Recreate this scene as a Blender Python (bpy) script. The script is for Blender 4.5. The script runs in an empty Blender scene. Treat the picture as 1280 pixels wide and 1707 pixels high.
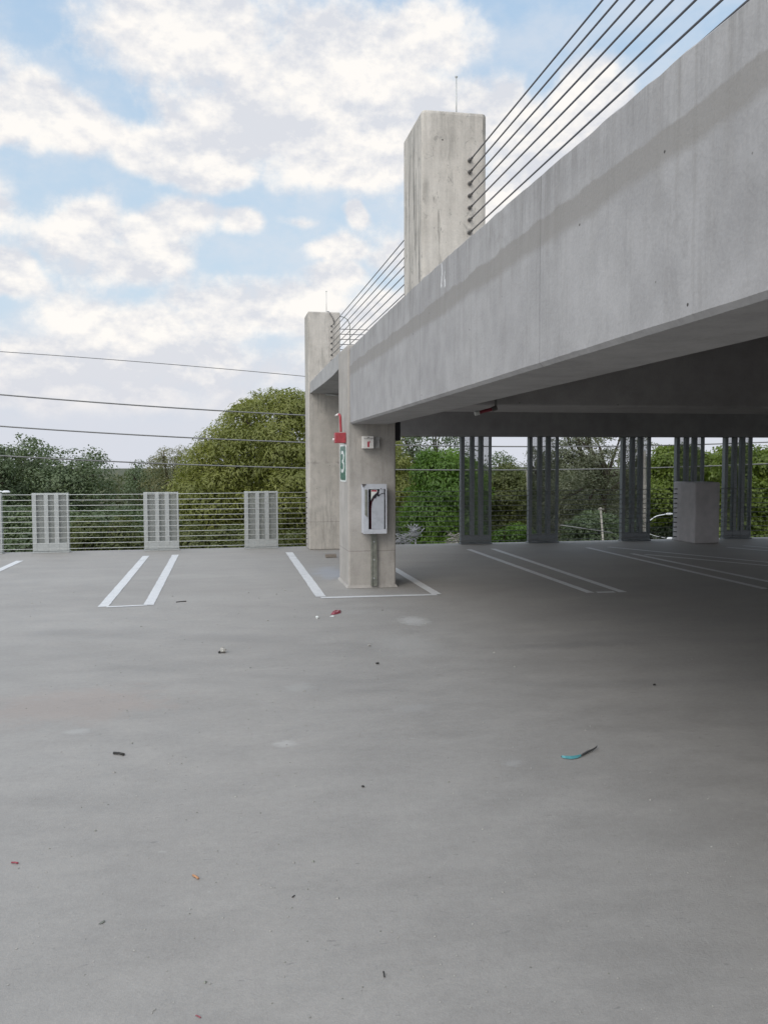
import bpy, math, random
import numpy as np
from mathutils import Vector, Matrix

R = math.radians
scene = bpy.context.scene
col = scene.collection

# ------------------------------------------------------------------ camera
EYE = 1.55
F_PX, PITCH, YAW, ROLL = 1450.0, R(-3.258), R(10.559), R(-0.152)
fw = Vector((math.sin(YAW)*math.cos(PITCH), math.cos(YAW)*math.cos(PITCH), math.sin(PITCH)))
rt0 = Vector((math.cos(YAW), -math.sin(YAW), 0)); up0 = rt0.cross(fw)
rt = rt0*math.cos(ROLL)+up0*math.sin(ROLL); up = -rt0*math.sin(ROLL)+up0*math.cos(ROLL)
cam_d = bpy.data.cameras.new('camera'); cam = bpy.data.objects.new('camera', cam_d); col.objects.link(cam)
cam_d.sensor_fit = 'VERTICAL'; cam_d.sensor_height = 36.0; cam_d.lens = F_PX/1707*36
cam_d.clip_start = 0.05; cam_d.clip_end = 4000
m = Matrix((rt, up, -fw)).transposed().to_4x4(); m.translation = (0, 0, EYE)
cam.matrix_world = m
scene.camera = cam

def ray(u, v):
    return (fw + rt*((u-640)/F_PX) - up*((v-853.5)/F_PX))
def onY(u, v, Y):
    d = ray(u, v); return Vector((0, 0, EYE)) + d*(Y/d.y)
def onX(u, v, X):
    d = ray(u, v); return Vector((0, 0, EYE)) + d*(X/d.x)
def onZ(u, v, Z=0.0):
    d = ray(u, v); return Vector((0, 0, EYE)) + d*((Z-EYE)/d.z)

# ------------------------------------------------------------------ node helpers
class NT:
    def __init__(s, tree): s.t = tree; s.n = tree.nodes; s.l = tree.links
    def node(s, typ, **kw):
        n = s.n.new(typ)
        for k, v in kw.items(): setattr(n, k, v)
        return n
    def put(s, sock, v):
        if isinstance(v, bpy.types.NodeSocket): s.l.new(v, sock)
        elif v is not None:
            if isinstance(v, (tuple, list)) and len(v) == 3 and sock.type == 'RGBA': v = (*v, 1)
            sock.default_value = v
    def math(s, op, a, b=None, c=None, clamp=False):
        n = s.node('ShaderNodeMath', operation=op, use_clamp=clamp)
        for i, v in enumerate((a, b, c)): s.put(n.inputs[i], v)
        return n.outputs[0]
    def vec(s, op, a, b=None):
        n = s.node('ShaderNodeVectorMath', operation=op)
        s.put(n.inputs[0], a); s.put(n.inputs[1], b)
        return n.outputs['Value'] if op in ('LENGTH', 'DISTANCE', 'DOT_PRODUCT') else n.outputs[0]
    def scale(s, a, xyz): return s.vec('MULTIPLY', a, xyz)
    def noise(s, v, sc, det=4, rough=.55, dist=0, out=0):
        n = s.node('ShaderNodeTexNoise'); s.put(n.inputs['Vector'], v)
        n.inputs['Scale'].default_value = sc; n.inputs['Detail'].default_value = det
        n.inputs['Roughness'].default_value = rough; n.inputs['Distortion'].default_value = dist
        return n.outputs[out]
    def mr(s, v, a, b, c=0.0, d=1.0, smooth=True):
        n = s.node('ShaderNodeMapRange', interpolation_type='SMOOTHSTEP' if smooth else 'LINEAR')
        s.put(n.inputs['Value'], v)
        for k, x in zip(('From Min', 'From Max', 'To Min', 'To Max'), (a, b, c, d)): s.put(n.inputs[k], x)
        return n.outputs[0]
    def mix(s, f, a, b, bt='MIX'):
        n = s.node('ShaderNodeMix', data_type='RGBA', blend_type=bt)
        s.put(n.inputs[0], f); s.put(n.inputs[6], a); s.put(n.inputs[7], b)
        return n.outputs[2]
    def comb(s, x, y, z):
        n = s.node('ShaderNodeCombineXYZ')
        for i, v in enumerate((x, y, z)): s.put(n.inputs[i], v)
        return n.outputs[0]
    def sep(s, v):
        n = s.node('ShaderNodeSeparateXYZ'); s.put(n.inputs[0], v); return n.outputs

# ------------------------------------------------------------------ world: sky texture and clouds
SUN_EL, SUN_AZ = R(33), R(216)      # azimuth measured from +Y towards +X: behind the camera
world = bpy.data.worlds.new('World'); scene.world = world; world.use_nodes = True
w = NT(world.node_tree); w.n.clear()
tc = w.node('ShaderNodeTexCoord'); D = tc.outputs['Generated']

def azel(u, v):
    d = ray(u, v).normalized(); return math.atan2(d.x, d.y), math.asin(d.z)
BLOBS = [(330,40,210,95,1),(520,110,230,120,1),(700,60,110,55,.8),(620,210,190,120,1),(430,200,200,90,1),
 (830,190,120,70,1),(950,160,80,55,1),(985,190,55,45,1),(20,190,85,52,1),(115,228,95,50,1),(245,250,120,52,1),
 (360,285,70,34,1),(560,285,160,70,.9),(160,380,110,66,.9),(245,400,80,60,.95),(215,440,110,46,.85),(300,375,60,34,.7),
 (390,370,48,26,.9),(605,372,34,26,1),(500,372,60,16,.6),(560,430,95,30,.8),(10,452,60,34,.9),(480,515,150,60,1),
 (560,475,80,36,1),(380,525,120,56,.9),(230,545,180,50,.75),(300,600,380,60,.8),(80,600,260,50,.7),(150,650,420,50,.7),
 (760,420,200,60,.7),(880,330,130,80,.9),(900,250,130,90,1),(640,560,160,70,.9),(-150,120,130,60,.8),(-120,330,120,60,.8),(1250,330,160,120,.8)]
g = bpy.data.node_groups.new('cloud_field', 'ShaderNodeTree')
g.interface.new_socket('Az', in_out='INPUT', socket_type='NodeSocketFloat')
g.interface.new_socket('El', in_out='INPUT', socket_type='NodeSocketFloat')
g.interface.new_socket('Dir', in_out='INPUT', socket_type='NodeSocketVector')
g.interface.new_socket('Field', in_out='OUTPUT', socket_type='NodeSocketFloat')
q = NT(g); gi = q.node('NodeGroupInput'); go = q.node('NodeGroupOutput')
wn = q.noise(gi.outputs['Dir'], 7, 3, .6, out=1)
wv = q.scale(q.vec('SUBTRACT', wn, (.5, .5, .5)), (.09, .07, 0))
ae = q.vec('ADD', q.comb(gi.outputs['Az'], gi.outputs['El'], 0.0), wv)
cur = None
for (u, v, rx, ry, st) in BLOBS:
    a, e = azel(u, v)
    vv = q.scale(q.vec('SUBTRACT', ae, (a, e, 0)), (F_PX/rx, F_PX/ry, 0))
    b = q.math('MULTIPLY', q.math('SUBTRACT', 1.0, q.vec('LENGTH', vv)), st)
    if cur is None: cur = b
    else:
        n = q.math('SMOOTH_MAX', cur, b, .25); cur = n
cur = q.math('MAXIMUM', cur, -1.2)
ca, ce = azel(450, 350)
far = q.vec('LENGTH', q.scale(q.vec('SUBTRACT', q.comb(gi.outputs['Az'], gi.outputs['El'], 0.0), (ca, ce, 0)), (1, 1.1, 0)))
gen = q.math('MULTIPLY_ADD', q.noise(gi.outputs['Dir'], 2.6, 3), 3.0, -1.25)
cur = q.math('MAXIMUM', cur, q.math('SUBTRACT', gen, q.mr(far, .45, .75, 2.0, 0.0)))
f1 = q.math('MULTIPLY_ADD', q.noise(gi.outputs['Dir'], 8, 9, .63), 2.1, -1.06)
cur = q.math('ADD', cur, f1)
q.l.new(cur, go.inputs[0])

sx, sy, sz = w.sep(D)
AZ = w.math('ARCTAN2', sx, sy); EL = w.math('ARCSINE', sz)
n = w.node('ShaderNodeGroup'); n.node_tree = g
w.l.new(AZ, n.inputs['Az']); w.l.new(EL, n.inputs['El']); w.l.new(D, n.inputs['Dir'])
F0 = n.outputs[0]
sky = w.node('ShaderNodeTexSky', sky_type='NISHITA', sun_disc=False, sun_elevation=SUN_EL, sun_rotation=SUN_AZ,
             air_density=1.0, dust_density=1.5, ozone_density=1.2)
cover = w.mr(F0, -.06, .42)
Dq = w.scale(D, (1, 1, 1.5))
r0 = w.noise(Dq, 12, 7, .6); r1 = w.noise(w.vec('ADD', Dq, (0, 0, .018)), 12, 7, .6)
relief = w.math('SUBTRACT', r0, r1)
def spot(lst):
    c = None
    for (u, v, rx, ry, st) in lst:
        a, e = azel(u, v)
        k = w.vec('LENGTH', w.scale(w.vec('SUBTRACT', w.comb(AZ, EL, 0.0), (a, e, 0)), (F_PX/rx, F_PX/ry, 0)))
        k = w.math('MULTIPLY', w.mr(k, 0, 1, 1.0, 0.0), st)
        c = k if c is None else w.math('ADD', c, k)
    return c
grey = spot([(430, 225, 190, 75, 1), (560, 90, 120, 50, .5), (700, 250, 140, 60, .4), (200, 300, 220, 35, .5), (230, 480, 200, 50, .6), (420, 620, 420, 70, .8), (900, 290, 120, 80, .5), (130, 640, 300, 50, .5)])
brt = spot([(40, 190, 110, 50, 1), (250, 240, 120, 45, .8), (370, 275, 60, 30, .8), (600, 135, 90, 60, .9), (480, 250, 100, 35, .7), (250, 395, 60, 40, .9), (550, 490, 120, 50, 1), (950, 150, 120, 60, 1), (350, 40, 90, 50, .5)])
lit = w.math('ADD', w.math('MULTIPLY', relief, 5.0), w.math('MULTIPLY_ADD', r0, .8, .12))
lit = w.math('ADD', lit, w.math('SUBTRACT', w.math('MULTIPLY', brt, .45), w.math('MULTIPLY', grey, .5)), clamp=True)
CL = w.mix(lit, (8.7, 8.85, 9.4), (12.2, 11.7, 11.1))
veil = w.mix(w.mr(EL, .12, .60), (7.3, 9.0, 10.5), (5.0, 7.2, 9.9))
base = w.mix(.9, w.scale(sky.outputs[0], (1.1, 1.1, 1.1)), veil)
base = w.mix(w.math('MULTIPLY', w.mr(r0, .35, .7), .5), base, (9.0, 9.3, 9.9))
base = w.mix(w.mr(EL, .02, .20, .9, 0.0), base, (8.3, 8.5, 9.3))
CL = w.mix(w.mr(EL, .03, .13, .7, 0.0), CL, (8.3, 8.45, 9.2))
fin = w.mix(w.math('MULTIPLY', cover, .93), base, CL)
# sky glow towards the sun behind the camera, added to brighten front faces
sdv = (math.sin(SUN_AZ)*math.cos(SUN_EL), math.cos(SUN_AZ)*math.cos(SUN_EL), math.sin(SUN_EL))
glow = w.mr(w.vec('DOT_PRODUCT', D, sdv), -.15, 1.0, 1.0, 1.9)
fin = w.vec('MULTIPLY', fin, w.comb(glow, glow, glow))
fin = w.mix(w.mr(sz, -.03, 0.0, 0.0, 1.0), (1.6, 1.7, 1.5), fin)
bg = w.node('ShaderNodeBackground'); w.put(bg.inputs[0], fin); bg.inputs[1].default_value = 0.085
wo = w.node('ShaderNodeOutputWorld'); w.l.new(bg.outputs[0], wo.inputs[0])
world.cycles.sampling_method = 'MANUAL'; world.cycles.sample_map_resolution = 512

sl = bpy.data.lights.new('sun', 'SUN'); sl.energy = 0.9; sl.angle = R(30); sl.color = (1, .93, .84)
so = bpy.data.objects.new('sun', sl); col.objects.link(so)
so.rotation_euler = Vector(sdv).to_track_quat('Z', 'Y').to_euler()

vs = scene.view_settings; vs.view_transform = 'Standard'; vs.look = 'None'; vs.gamma = 1; vs.use_curve_mapping = False
vs.exposure = 0.0

# ------------------------------------------------------------------ materials
def newmat(name):
    m = bpy.data.materials.new(name); m.use_nodes = True
    t = NT(m.node_tree); b = t.n['Principled BSDF']
    return m, t, b
def plain(name, rgb, rough=.5, metal=0.0, var=.08, sc=30):
    m, t, b = newmat(name)
    P = t.node('ShaderNodeTexCoord').outputs['Object']
    n = t.noise(P, sc, 4)
    k = t.mr(n, .3, .7, 1-var, 1+var)
    c = t.vec('MULTIPLY', tuple(rgb), t.comb(k, k, k))
    t.put(b.inputs['Base Color'], c)
    t.put(b.inputs['Roughness'], t.mr(n, .3, .7, max(0, rough-.08), min(1, rough+.08)))
    b.inputs['Metallic'].default_value = metal
    return m
def concrete(name, a, bcol, band=None, streak=.5, holes=.35, top=None, marks=0, seams=(), bump=.25, patch=None):
    m, t, b = newmat(name)
    P = t.node('ShaderNodeNewGeometry').outputs['Position']
    x, y, z = t.sep(P)
    big = t.noise(P, .9, 5, .6); mid = t.noise(P, 5, 6, .6)
    vst = t.noise(t.scale(P, (6, 6, .6)), 1.6, 6, .65)
    c = t.mix(t.mr(big, .3, .7), a, bcol)
    k = t.math('ADD', t.mr(mid, .25, .75, -.10, .10), t.math('MULTIPLY', t.mr(vst, .25, .75, -.16, .12), streak))
    fine = t.noise(P, 60, 3); k = t.math('ADD', k, t.mr(fine, .3, .7, -.035, .035))
    k = t.math('ADD', k, 1.0)
    c = t.vec('MULTIPLY', c, t.comb(k, k, k))
    # blotchy damp patches with crisp edges
    bl = t.mr(t.noise(t.scale(P, (1, 1, .7)), 2.3, 8, .7, .6), .60, .66)
    c = t.mix(t.math('MULTIPLY', bl, .16), c, (.16, .155, .145))
    if band:
        z0, z1, bc, amt = band
        zn = t.math('ADD', z, t.math('MULTIPLY_ADD', t.noise(t.scale(P, (1, 1.6, 3)), 1.5, 7, .68), .11, -.055))
        bm = t.math('MULTIPLY', t.mr(zn, z0-.03, z0+.03), t.mr(zn, z1, z1+.018, 1.0, 0.0))
        c = t.mix(t.math('MULTIPLY', bm, amt), c, bc)
        drip = t.math('MULTIPLY', t.mr(t.noise(t.scale(P, (9, 9, .35)), 1.0, 4), .5, .68), t.mr(z, z0-.3, z0+.02))
        c = t.mix(t.math('MULTIPLY', drip, .28), c, bc)
    if top:
        tm = t.math('MULTIPLY', t.mr(t.noise(t.scale(P, (14, 14, 1.2)), 1.0, 5, .7), .45, .62), t.mr(z, top-.35, top))
        c = t.mix(t.math('MULTIPLY', tm, .28), c, (.13, .125, .115))
    if patch:
        pc, pz, pr = patch
        pm = t.math('MULTIPLY', t.mr(t.math('ADD', t.math('ABSOLUTE', t.math('SUBTRACT', z, pz)), t.math('MULTIPLY', mid, .25)), pr, pr+.05, 1.0, 0.0), .8)
        c = t.mix(pm, c, pc)
    if top and band:
        for (u, v0, v1) in ((736, 440, 478), (741, 455, 478)):
            a_, b_ = onX(u, v0, 1.55), onX(u, v1, 1.55)
            lm = t.math('MULTIPLY', t.mr(t.math('ABSOLUTE', t.math('SUBTRACT', t.math('ADD', y, t.math('MULTIPLY_ADD', t.noise(P, 14, 4), .12, -.06)), a_.y)), .006, .02, 1.0, 0.0), t.mr(z, b_.z-.01, b_.z+.01))
            c = t.mix(t.math('MULTIPLY', t.math('MULTIPLY', lm, t.mr(z, a_.z, a_.z+.02, 1.0, 0.0)), .8), c, (.75, .75, .75))
    # scratches and form marks
    sc_ = t.noise(t.scale(P, (22, 22, 1.5)), 1.2, 3, .5, .4)
    sm = t.math('MULTIPLY', t.mr(sc_, .66, .70), t.mr(t.noise(P, 3, 2), .5, .62))
    c = t.mix(t.math('MULTIPLY', sm, .45*min(1, streak)), c, (.12, .115, .105))
    if marks:
        e1 = t.noise(t.scale(P, (16, 16, 1.1)), 1.0, 7, .75, .3); e2 = t.mr(t.noise(t.vec('ADD', t.scale(P, (3.2, 3.2, 1.0)), (5, 3, 9)), 1.0, 3), .44, .58)
        c = t.mix(t.math('MULTIPLY', t.math('MULTIPLY', t.mr(e1, .51, .56), e2), marks), c, (.20, .19, .17))
        e3 = t.noise(t.scale(P, (9, 9, 5)), 1.3, 8, .8, .8)
        c = t.mix(t.math('MULTIPLY', t.mr(e3, .56, .60), marks*.6), c, (.24, .23, .21))
    vo = t.node('ShaderNodeTexVoronoi'); t.put(vo.inputs['Vector'], P); vo.inputs['Scale'].default_value = 4.5
    hsel = t.mr(t.sep(vo.outputs['Color'])[0], .45, .47)
    hm = t.math('MULTIPLY', t.mr(vo.outputs['Distance'], .022, .034, 1.0, 0.0), hsel)
    v2 = t.node('ShaderNodeTexVoronoi'); t.put(v2.inputs['Vector'], t.vec('ADD', P, (3.3, 1.7, .4))); v2.inputs['Scale'].default_value = 9
    h2 = t.math('MULTIPLY', t.mr(v2.outputs['Distance'], .03, .055, 1.0, 0.0), t.mr(t.sep(v2.outputs['Color'])[1], .55, .57))
    c = t.mix(t.math('MULTIPLY', h2, holes), c, (.13, .125, .115))
    c = t.mix(t.math('MULTIPLY', hm, min(1, holes*2)), c, (.07, .065, .06))
    for (ax, s0) in seams:
        cc = {'x': x, 'y': y, 'z': z}[ax]
        wob = t.math('ADD', cc, t.math('MULTIPLY_ADD', mid, .02, -.01))
        se = t.mr(t.math('ABSOLUTE', t.math('SUBTRACT', wob, s0)), .003, .009, 1.0, 0.0)
        c = t.mix(t.math('MULTIPLY', se, .38), c, (.13, .125, .12))
    t.put(b.inputs['Base Color'], c); b.inputs['Roughness'].default_value = .88
    b.inputs['Specular IOR Level'].default_value = .3
    bp = t.node('ShaderNodeBump'); bp.inputs['Strength'].default_value = bump; bp.inputs['Distance'].default_value = .02
    h = t.math('ADD', t.math('MULTIPLY', fine, .35), t.math('SUBTRACT', mid, t.math('MULTIPLY', hm, 1.5)))
    t.put(bp.inputs['Height'], h); t.l.new(bp.outputs[0], b.inputs['Normal'])
    return m

M = {}
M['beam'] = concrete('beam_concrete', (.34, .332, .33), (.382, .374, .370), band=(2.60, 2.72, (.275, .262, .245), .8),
                     top=2.95, seams=(('y', 4.12), ('y', 6.75)), streak=.09, marks=.15, holes=.7)
M['edge'] = concrete('slab_edge_concrete', (.36, .355, .35), (.40, .395, .385))
M['column'] = concrete('column_concrete', (.375, .352, .322), (.425, .40, .368), streak=.4, marks=.3, seams=(('z', .46),))
M['tower'] = concrete('pier_concrete', (.49, .455, .405), (.55, .52, .47), streak=.8, top=4.27, holes=.5, marks=1.0)
M['fartower'] = concrete('far_pier_concrete', (.45, .42, .375), (.51, .48, .435), streak=.6, top=4.22, marks=.35, patch=((.27, .25, .23), 1.55, .10), seams=(('z', .5),))
M['stub'] = concrete('stub_concrete', (.41, .39, .39), (.46, .44, .44), streak=.3)
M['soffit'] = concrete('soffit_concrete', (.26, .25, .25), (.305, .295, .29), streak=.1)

# floor
def floor_mat():
    m, t, b = newmat('deck_coating')
    P = t.node('ShaderNodeNewGeometry').outputs['Position']
    x, y, z = t.sep(P)
    big = t.noise(t.scale(P, (.6, 1.4, 1)), .55, 5, .6); mid = t.noise(t.scale(P, (1, 1.6, 1)), 2.2, 7, .65)
    br = t.noise(t.scale(P, (1, 2.2, 1)), 1.3, 7, .7, .5); gr_ = t.noise(P, 320, 2, .6); g2 = t.noise(P, 26, 6, .7)
    fine = t.noise(P, 90, 4, .7)
    c = t.mix(t.mr(big, .3, .7), (.316, .299, .278), (.350, .332, .309))
    k = t.math('ADD', t.mr(mid, .25, .75, -.07, .07), t.mr(br, .25, .75, -.05, .05)); k = t.math('ADD', k, t.math('ADD', t.mr(gr_, .3, .7, -.09, .09), t.mr(g2, .3, .7, -.045, .045)))
    k = t.math('ADD', t.math('ADD', k, t.mr(fine, .25, .75, -.05, .05)), 1.0)
    c = t.vec('MULTIPLY', c, t.comb(k, k, k))
    # tyre sweeps: arcs around a far turning centre
    for (cx, cy, rr, wd, am) in ((3.5, 17.5, 10.35, .28, .20), (3.5, 17.6, 12.0, .22, .14), (1.5, -3.0, 9.3, .3, .10), (4.8, 17.0, 11.6, .13, .14), (-2, 16, 9.4, .25, .08)):
        r_ = t.vec('DISTANCE', t.scale(P, (1, 1, 0)), (cx, cy, 0))
        r_ = t.math('ADD', r_, t.math('MULTIPLY_ADD', t.noise(P, .8, 3), .3, -.15))
        a_ = t.mr(t.math('ABSOLUTE', t.math('SUBTRACT', r_, rr)), wd*.2, wd, 1.0, 0.0)
        a_ = t.math('MULTIPLY', a_, t.mr(t.noise(P, .5, 4), .38, .6))
        c = t.mix(t.math('MULTIPLY', a_, am*1.25), c, (.20, .194, .186))
    # stains of their own shape
    for (u, v, rx, ry, cc, am) in ((689, 1035, .17, .30, (.50, .49, .47), .75), (680, 1075, .35, .5, (.43, .42, .40), .3), (560, 955, .42, .9, (.37, .395, .45), .55),
                                   (120, 1175, .75, .5, (.35, .285, .25), .45), (475, 1240, .07, .07, (.5, .49, .47), .5), (855, 1272, .06, .06, (.43, .42, .41), .5),
                                   (500, 1146, .12, .14, (.45, .44, .42), .3), (690, 1180, .15, .12, (.42, .41, .40), .3), (130, 1219, .09, .07, (.47, .46, .44), .4),
                                   (610, 970, .6, .42, (.35, .335, .31), .35), (585, 1020, .25, .15, (.41, .4, .38), .3), (950, 1075, .8, .15, (.22, .213, .208), .4)):
        p = onZ(u, v)
        dv = t.vec('LENGTH', t.scale(t.vec('SUBTRACT', P, tuple(p)), (1/rx, 1/ry, 0)))
        dv = t.math('ADD', dv, t.math('MULTIPLY_ADD', t.noise(P, 4.5 if rx > .2 else 14, 6, .75), 2.2, -1.1))
        c = t.mix(t.math('MULTIPLY', t.mr(dv, .3, 1.15, 1.0, 0.0), am), c, cc)
    # small scuffs
    sn = t.noise(t.scale(P, (3, 7, 1)), 3.2, 6, .7, .3)
    c = t.mix(t.math('MULTIPLY', t.mr(sn, .66, .73), .4), c, (.50, .49, .47))
    s2 = t.noise(t.vec('ADD', t.scale(P, (4, 10, 1)), (31, 7, 0)), 3.6, 5, .6)
    c = t.mix(t.math('MULTIPLY', t.mr(s2, .655, .69), .38), c, (.17, .165, .16))
    vo = t.node('ShaderNodeTexVoronoi'); t.put(vo.inputs['Vector'], t.scale(P, (1, 1.6, 1))); vo.inputs['Scale'].default_value = 5
    hm = t.math('MULTIPLY', t.mr(vo.outputs['Distance'], .03, .06, 1.0, 0.0), t.mr(t.sep(vo.outputs['Color'])[1], .7, .72))
    c = t.mix(t.math('MULTIPLY', hm, .4), c, (.15, .145, .14))
    t.put(b.inputs['Base Color'], c)
    t.put(b.inputs['Roughness'], t.mr(mid, .3, .7, .62, .8)); b.inputs['Specular IOR Level'].default_value = .35
    bp = t.node('ShaderNodeBump'); bp.inputs['Strength'].default_value = .35; bp.inputs['Distance'].default_value = .006
    t.put(bp.inputs['Height'], t.math('ADD', fine, t.math('MULTIPLY', mid, 1.5))); t.l.new(bp.outputs[0], b.inputs['Normal'])
    return m
M['floor'] = floor_mat()
def paint_mat():
    m, t, b = newmat('white_line_paint')
    P = t.node('ShaderNodeNewGeometry').outputs['Position']
    n = t.noise(P, 9, 7, .7); n2 = t.noise(P, 50, 4)
    c = t.mix(t.mr(n, .35, .75), (.70, .70, .70), (.60, .60, .60))
    c = t.mix(t.math('MULTIPLY', t.mr(n2, .58, .68), .6), c, (.36, .36, .35))
    c = t.mix(t.math('MULTIPLY', t.mr(t.noise(P, 2.2, 7, .75), .56, .66), .45), c, (.40, .39, .375))
    t.put(b.inputs['Base Color'], c); b.inputs['Roughness'].default_value = .6
    return m
M['paint'] = paint_mat()
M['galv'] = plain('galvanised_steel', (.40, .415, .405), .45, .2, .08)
M['galvshade'] = plain('shade_toned_steel', (.185, .20, .21), .45, .3, .12)  # darker copy of the galvanised steel: shade under the deck put into its colour
M['meshshade'] = plain('shade_toned_screen_wire', (.13, .145, .15), .5, .3)  # screen wire again, its colour darkened to stand in for the deck's shade
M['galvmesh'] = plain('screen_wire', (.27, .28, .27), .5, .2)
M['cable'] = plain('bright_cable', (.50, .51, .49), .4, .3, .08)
M['cableshade'] = plain('shade_toned_cable', (.20, .205, .20), .45, .4, .08)  # same cable steel with the shade below the deck painted into its colour
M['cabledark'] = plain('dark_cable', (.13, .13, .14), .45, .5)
M['fitting'] = plain('cable_fitting', (.16, .155, .15), .4, .7)
M['white'] = plain('white_enamel', (.72, .70, .67), .4, 0, .04)
M['cab'] = plain('cabinet_enamel', (.50, .52, .56), .38, 0, .05, 12)
M['film'] = plain('cabinet_film', (.43, .45, .49), .3, 0, .05, 10)
M['black'] = plain('black_plastic', (.015, .013, .02), .45)
M['extred'] = plain('dull_red', (.16, .018, .03), .4)
M['inside'] = plain('cabinet_inside', (.03, .025, .035), .7)
M['red'] = plain('red_paint', (.36, .05, .06), .42, 0, .1)
M['redprint'] = plain('red_print', (.42, .02, .05), .5)
M['darkprint'] = plain('dark_print', (.10, .09, .09), .6)
M['green'] = plain('green_sign', (.05, .15, .11), .3, 0, .05)
M['signwhite'] = plain('sign_white', (.74, .77, .74), .35, 0, .03)
M['strut'] = plain('weathered_strut', (.235, .24, .205), .55, .3, .25, 18)
M['wire'] = plain('power_line', (.19, .19, .185), .5, .2)
M['lamp'] = plain('lamp_shell', (.72, .74, .76), .35)
M['wood'] = plain('pole_wood', (.32, .30, .26), .8, 0, .2, 6)
M['bark'] = plain('bark', (.075, .06, .045), .9, 0, .3, 6)
M['foilbranch'] = plain('pale_dead_branch', (.30, .30, .31), .5, .1, .3)
M['teal'] = plain('teal_plastic', (.09, .30, .33), .45)
M['grey'] = plain('grey_feather', (.06, .06, .06), .8)
M['stone'] = plain('pebble_stone', (.36, .35, .32), .9, 0, .3, 60)
M['darkbit'] = plain('dark_litter', (.035, .033, .03), .7)
M['orange'] = plain('orange_paper', (.48, .25, .13), .7)
M['pinkred'] = plain('red_wrapper', (.30, .06, .08), .4, 0, .3, 200)
M['brick'] = plain('grey_block', (.22, .19, .16), .9, 0, .2, 40)

def leaf_mat(name, a, b2, trans=.35):
    m, t, b = newmat(name); t.n.remove(b)
    gm = t.node('ShaderNodeNewGeometry')
    ri = gm.outputs['Random Per Island']; P = gm.outputs['Position']
    n = t.noise(P, .55, 4, .6)
    f = t.math('ADD', t.math('MULTIPLY', ri, .3), t.mr(n, .3, .7, -.05, .55), clamp=True)
    c = t.mix(f, a, b2)
    d = t.node('ShaderNodeBsdfDiffuse'); tr = t.node('ShaderNodeBsdfTranslucent'); gl = t.node('ShaderNodeBsdfGlossy')
    t.put(d.inputs[0], c); t.put(tr.inputs[0], t.vec('MULTIPLY', c, (1.25, 1.35, .7))); gl.inputs['Roughness'].default_value = .5
    gl.inputs[0].default_value = (.5, .5, .5, 1)
    mx = t.node('ShaderNodeMixShader'); mx.inputs[0].default_value = trans
    t.l.new(d.outputs[0], mx.inputs[1]); t.l.new(tr.outputs[0], mx.inputs[2])
    m2 = t.node('ShaderNodeMixShader'); m2.inputs[0].default_value = .05
    t.l.new(mx.outputs[0], m2.inputs[1]); t.l.new(gl.outputs[0], m2.inputs[2])
    t.l.new(m2.outputs[0], t.n['Material Output'].inputs[0])
    return m

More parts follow.
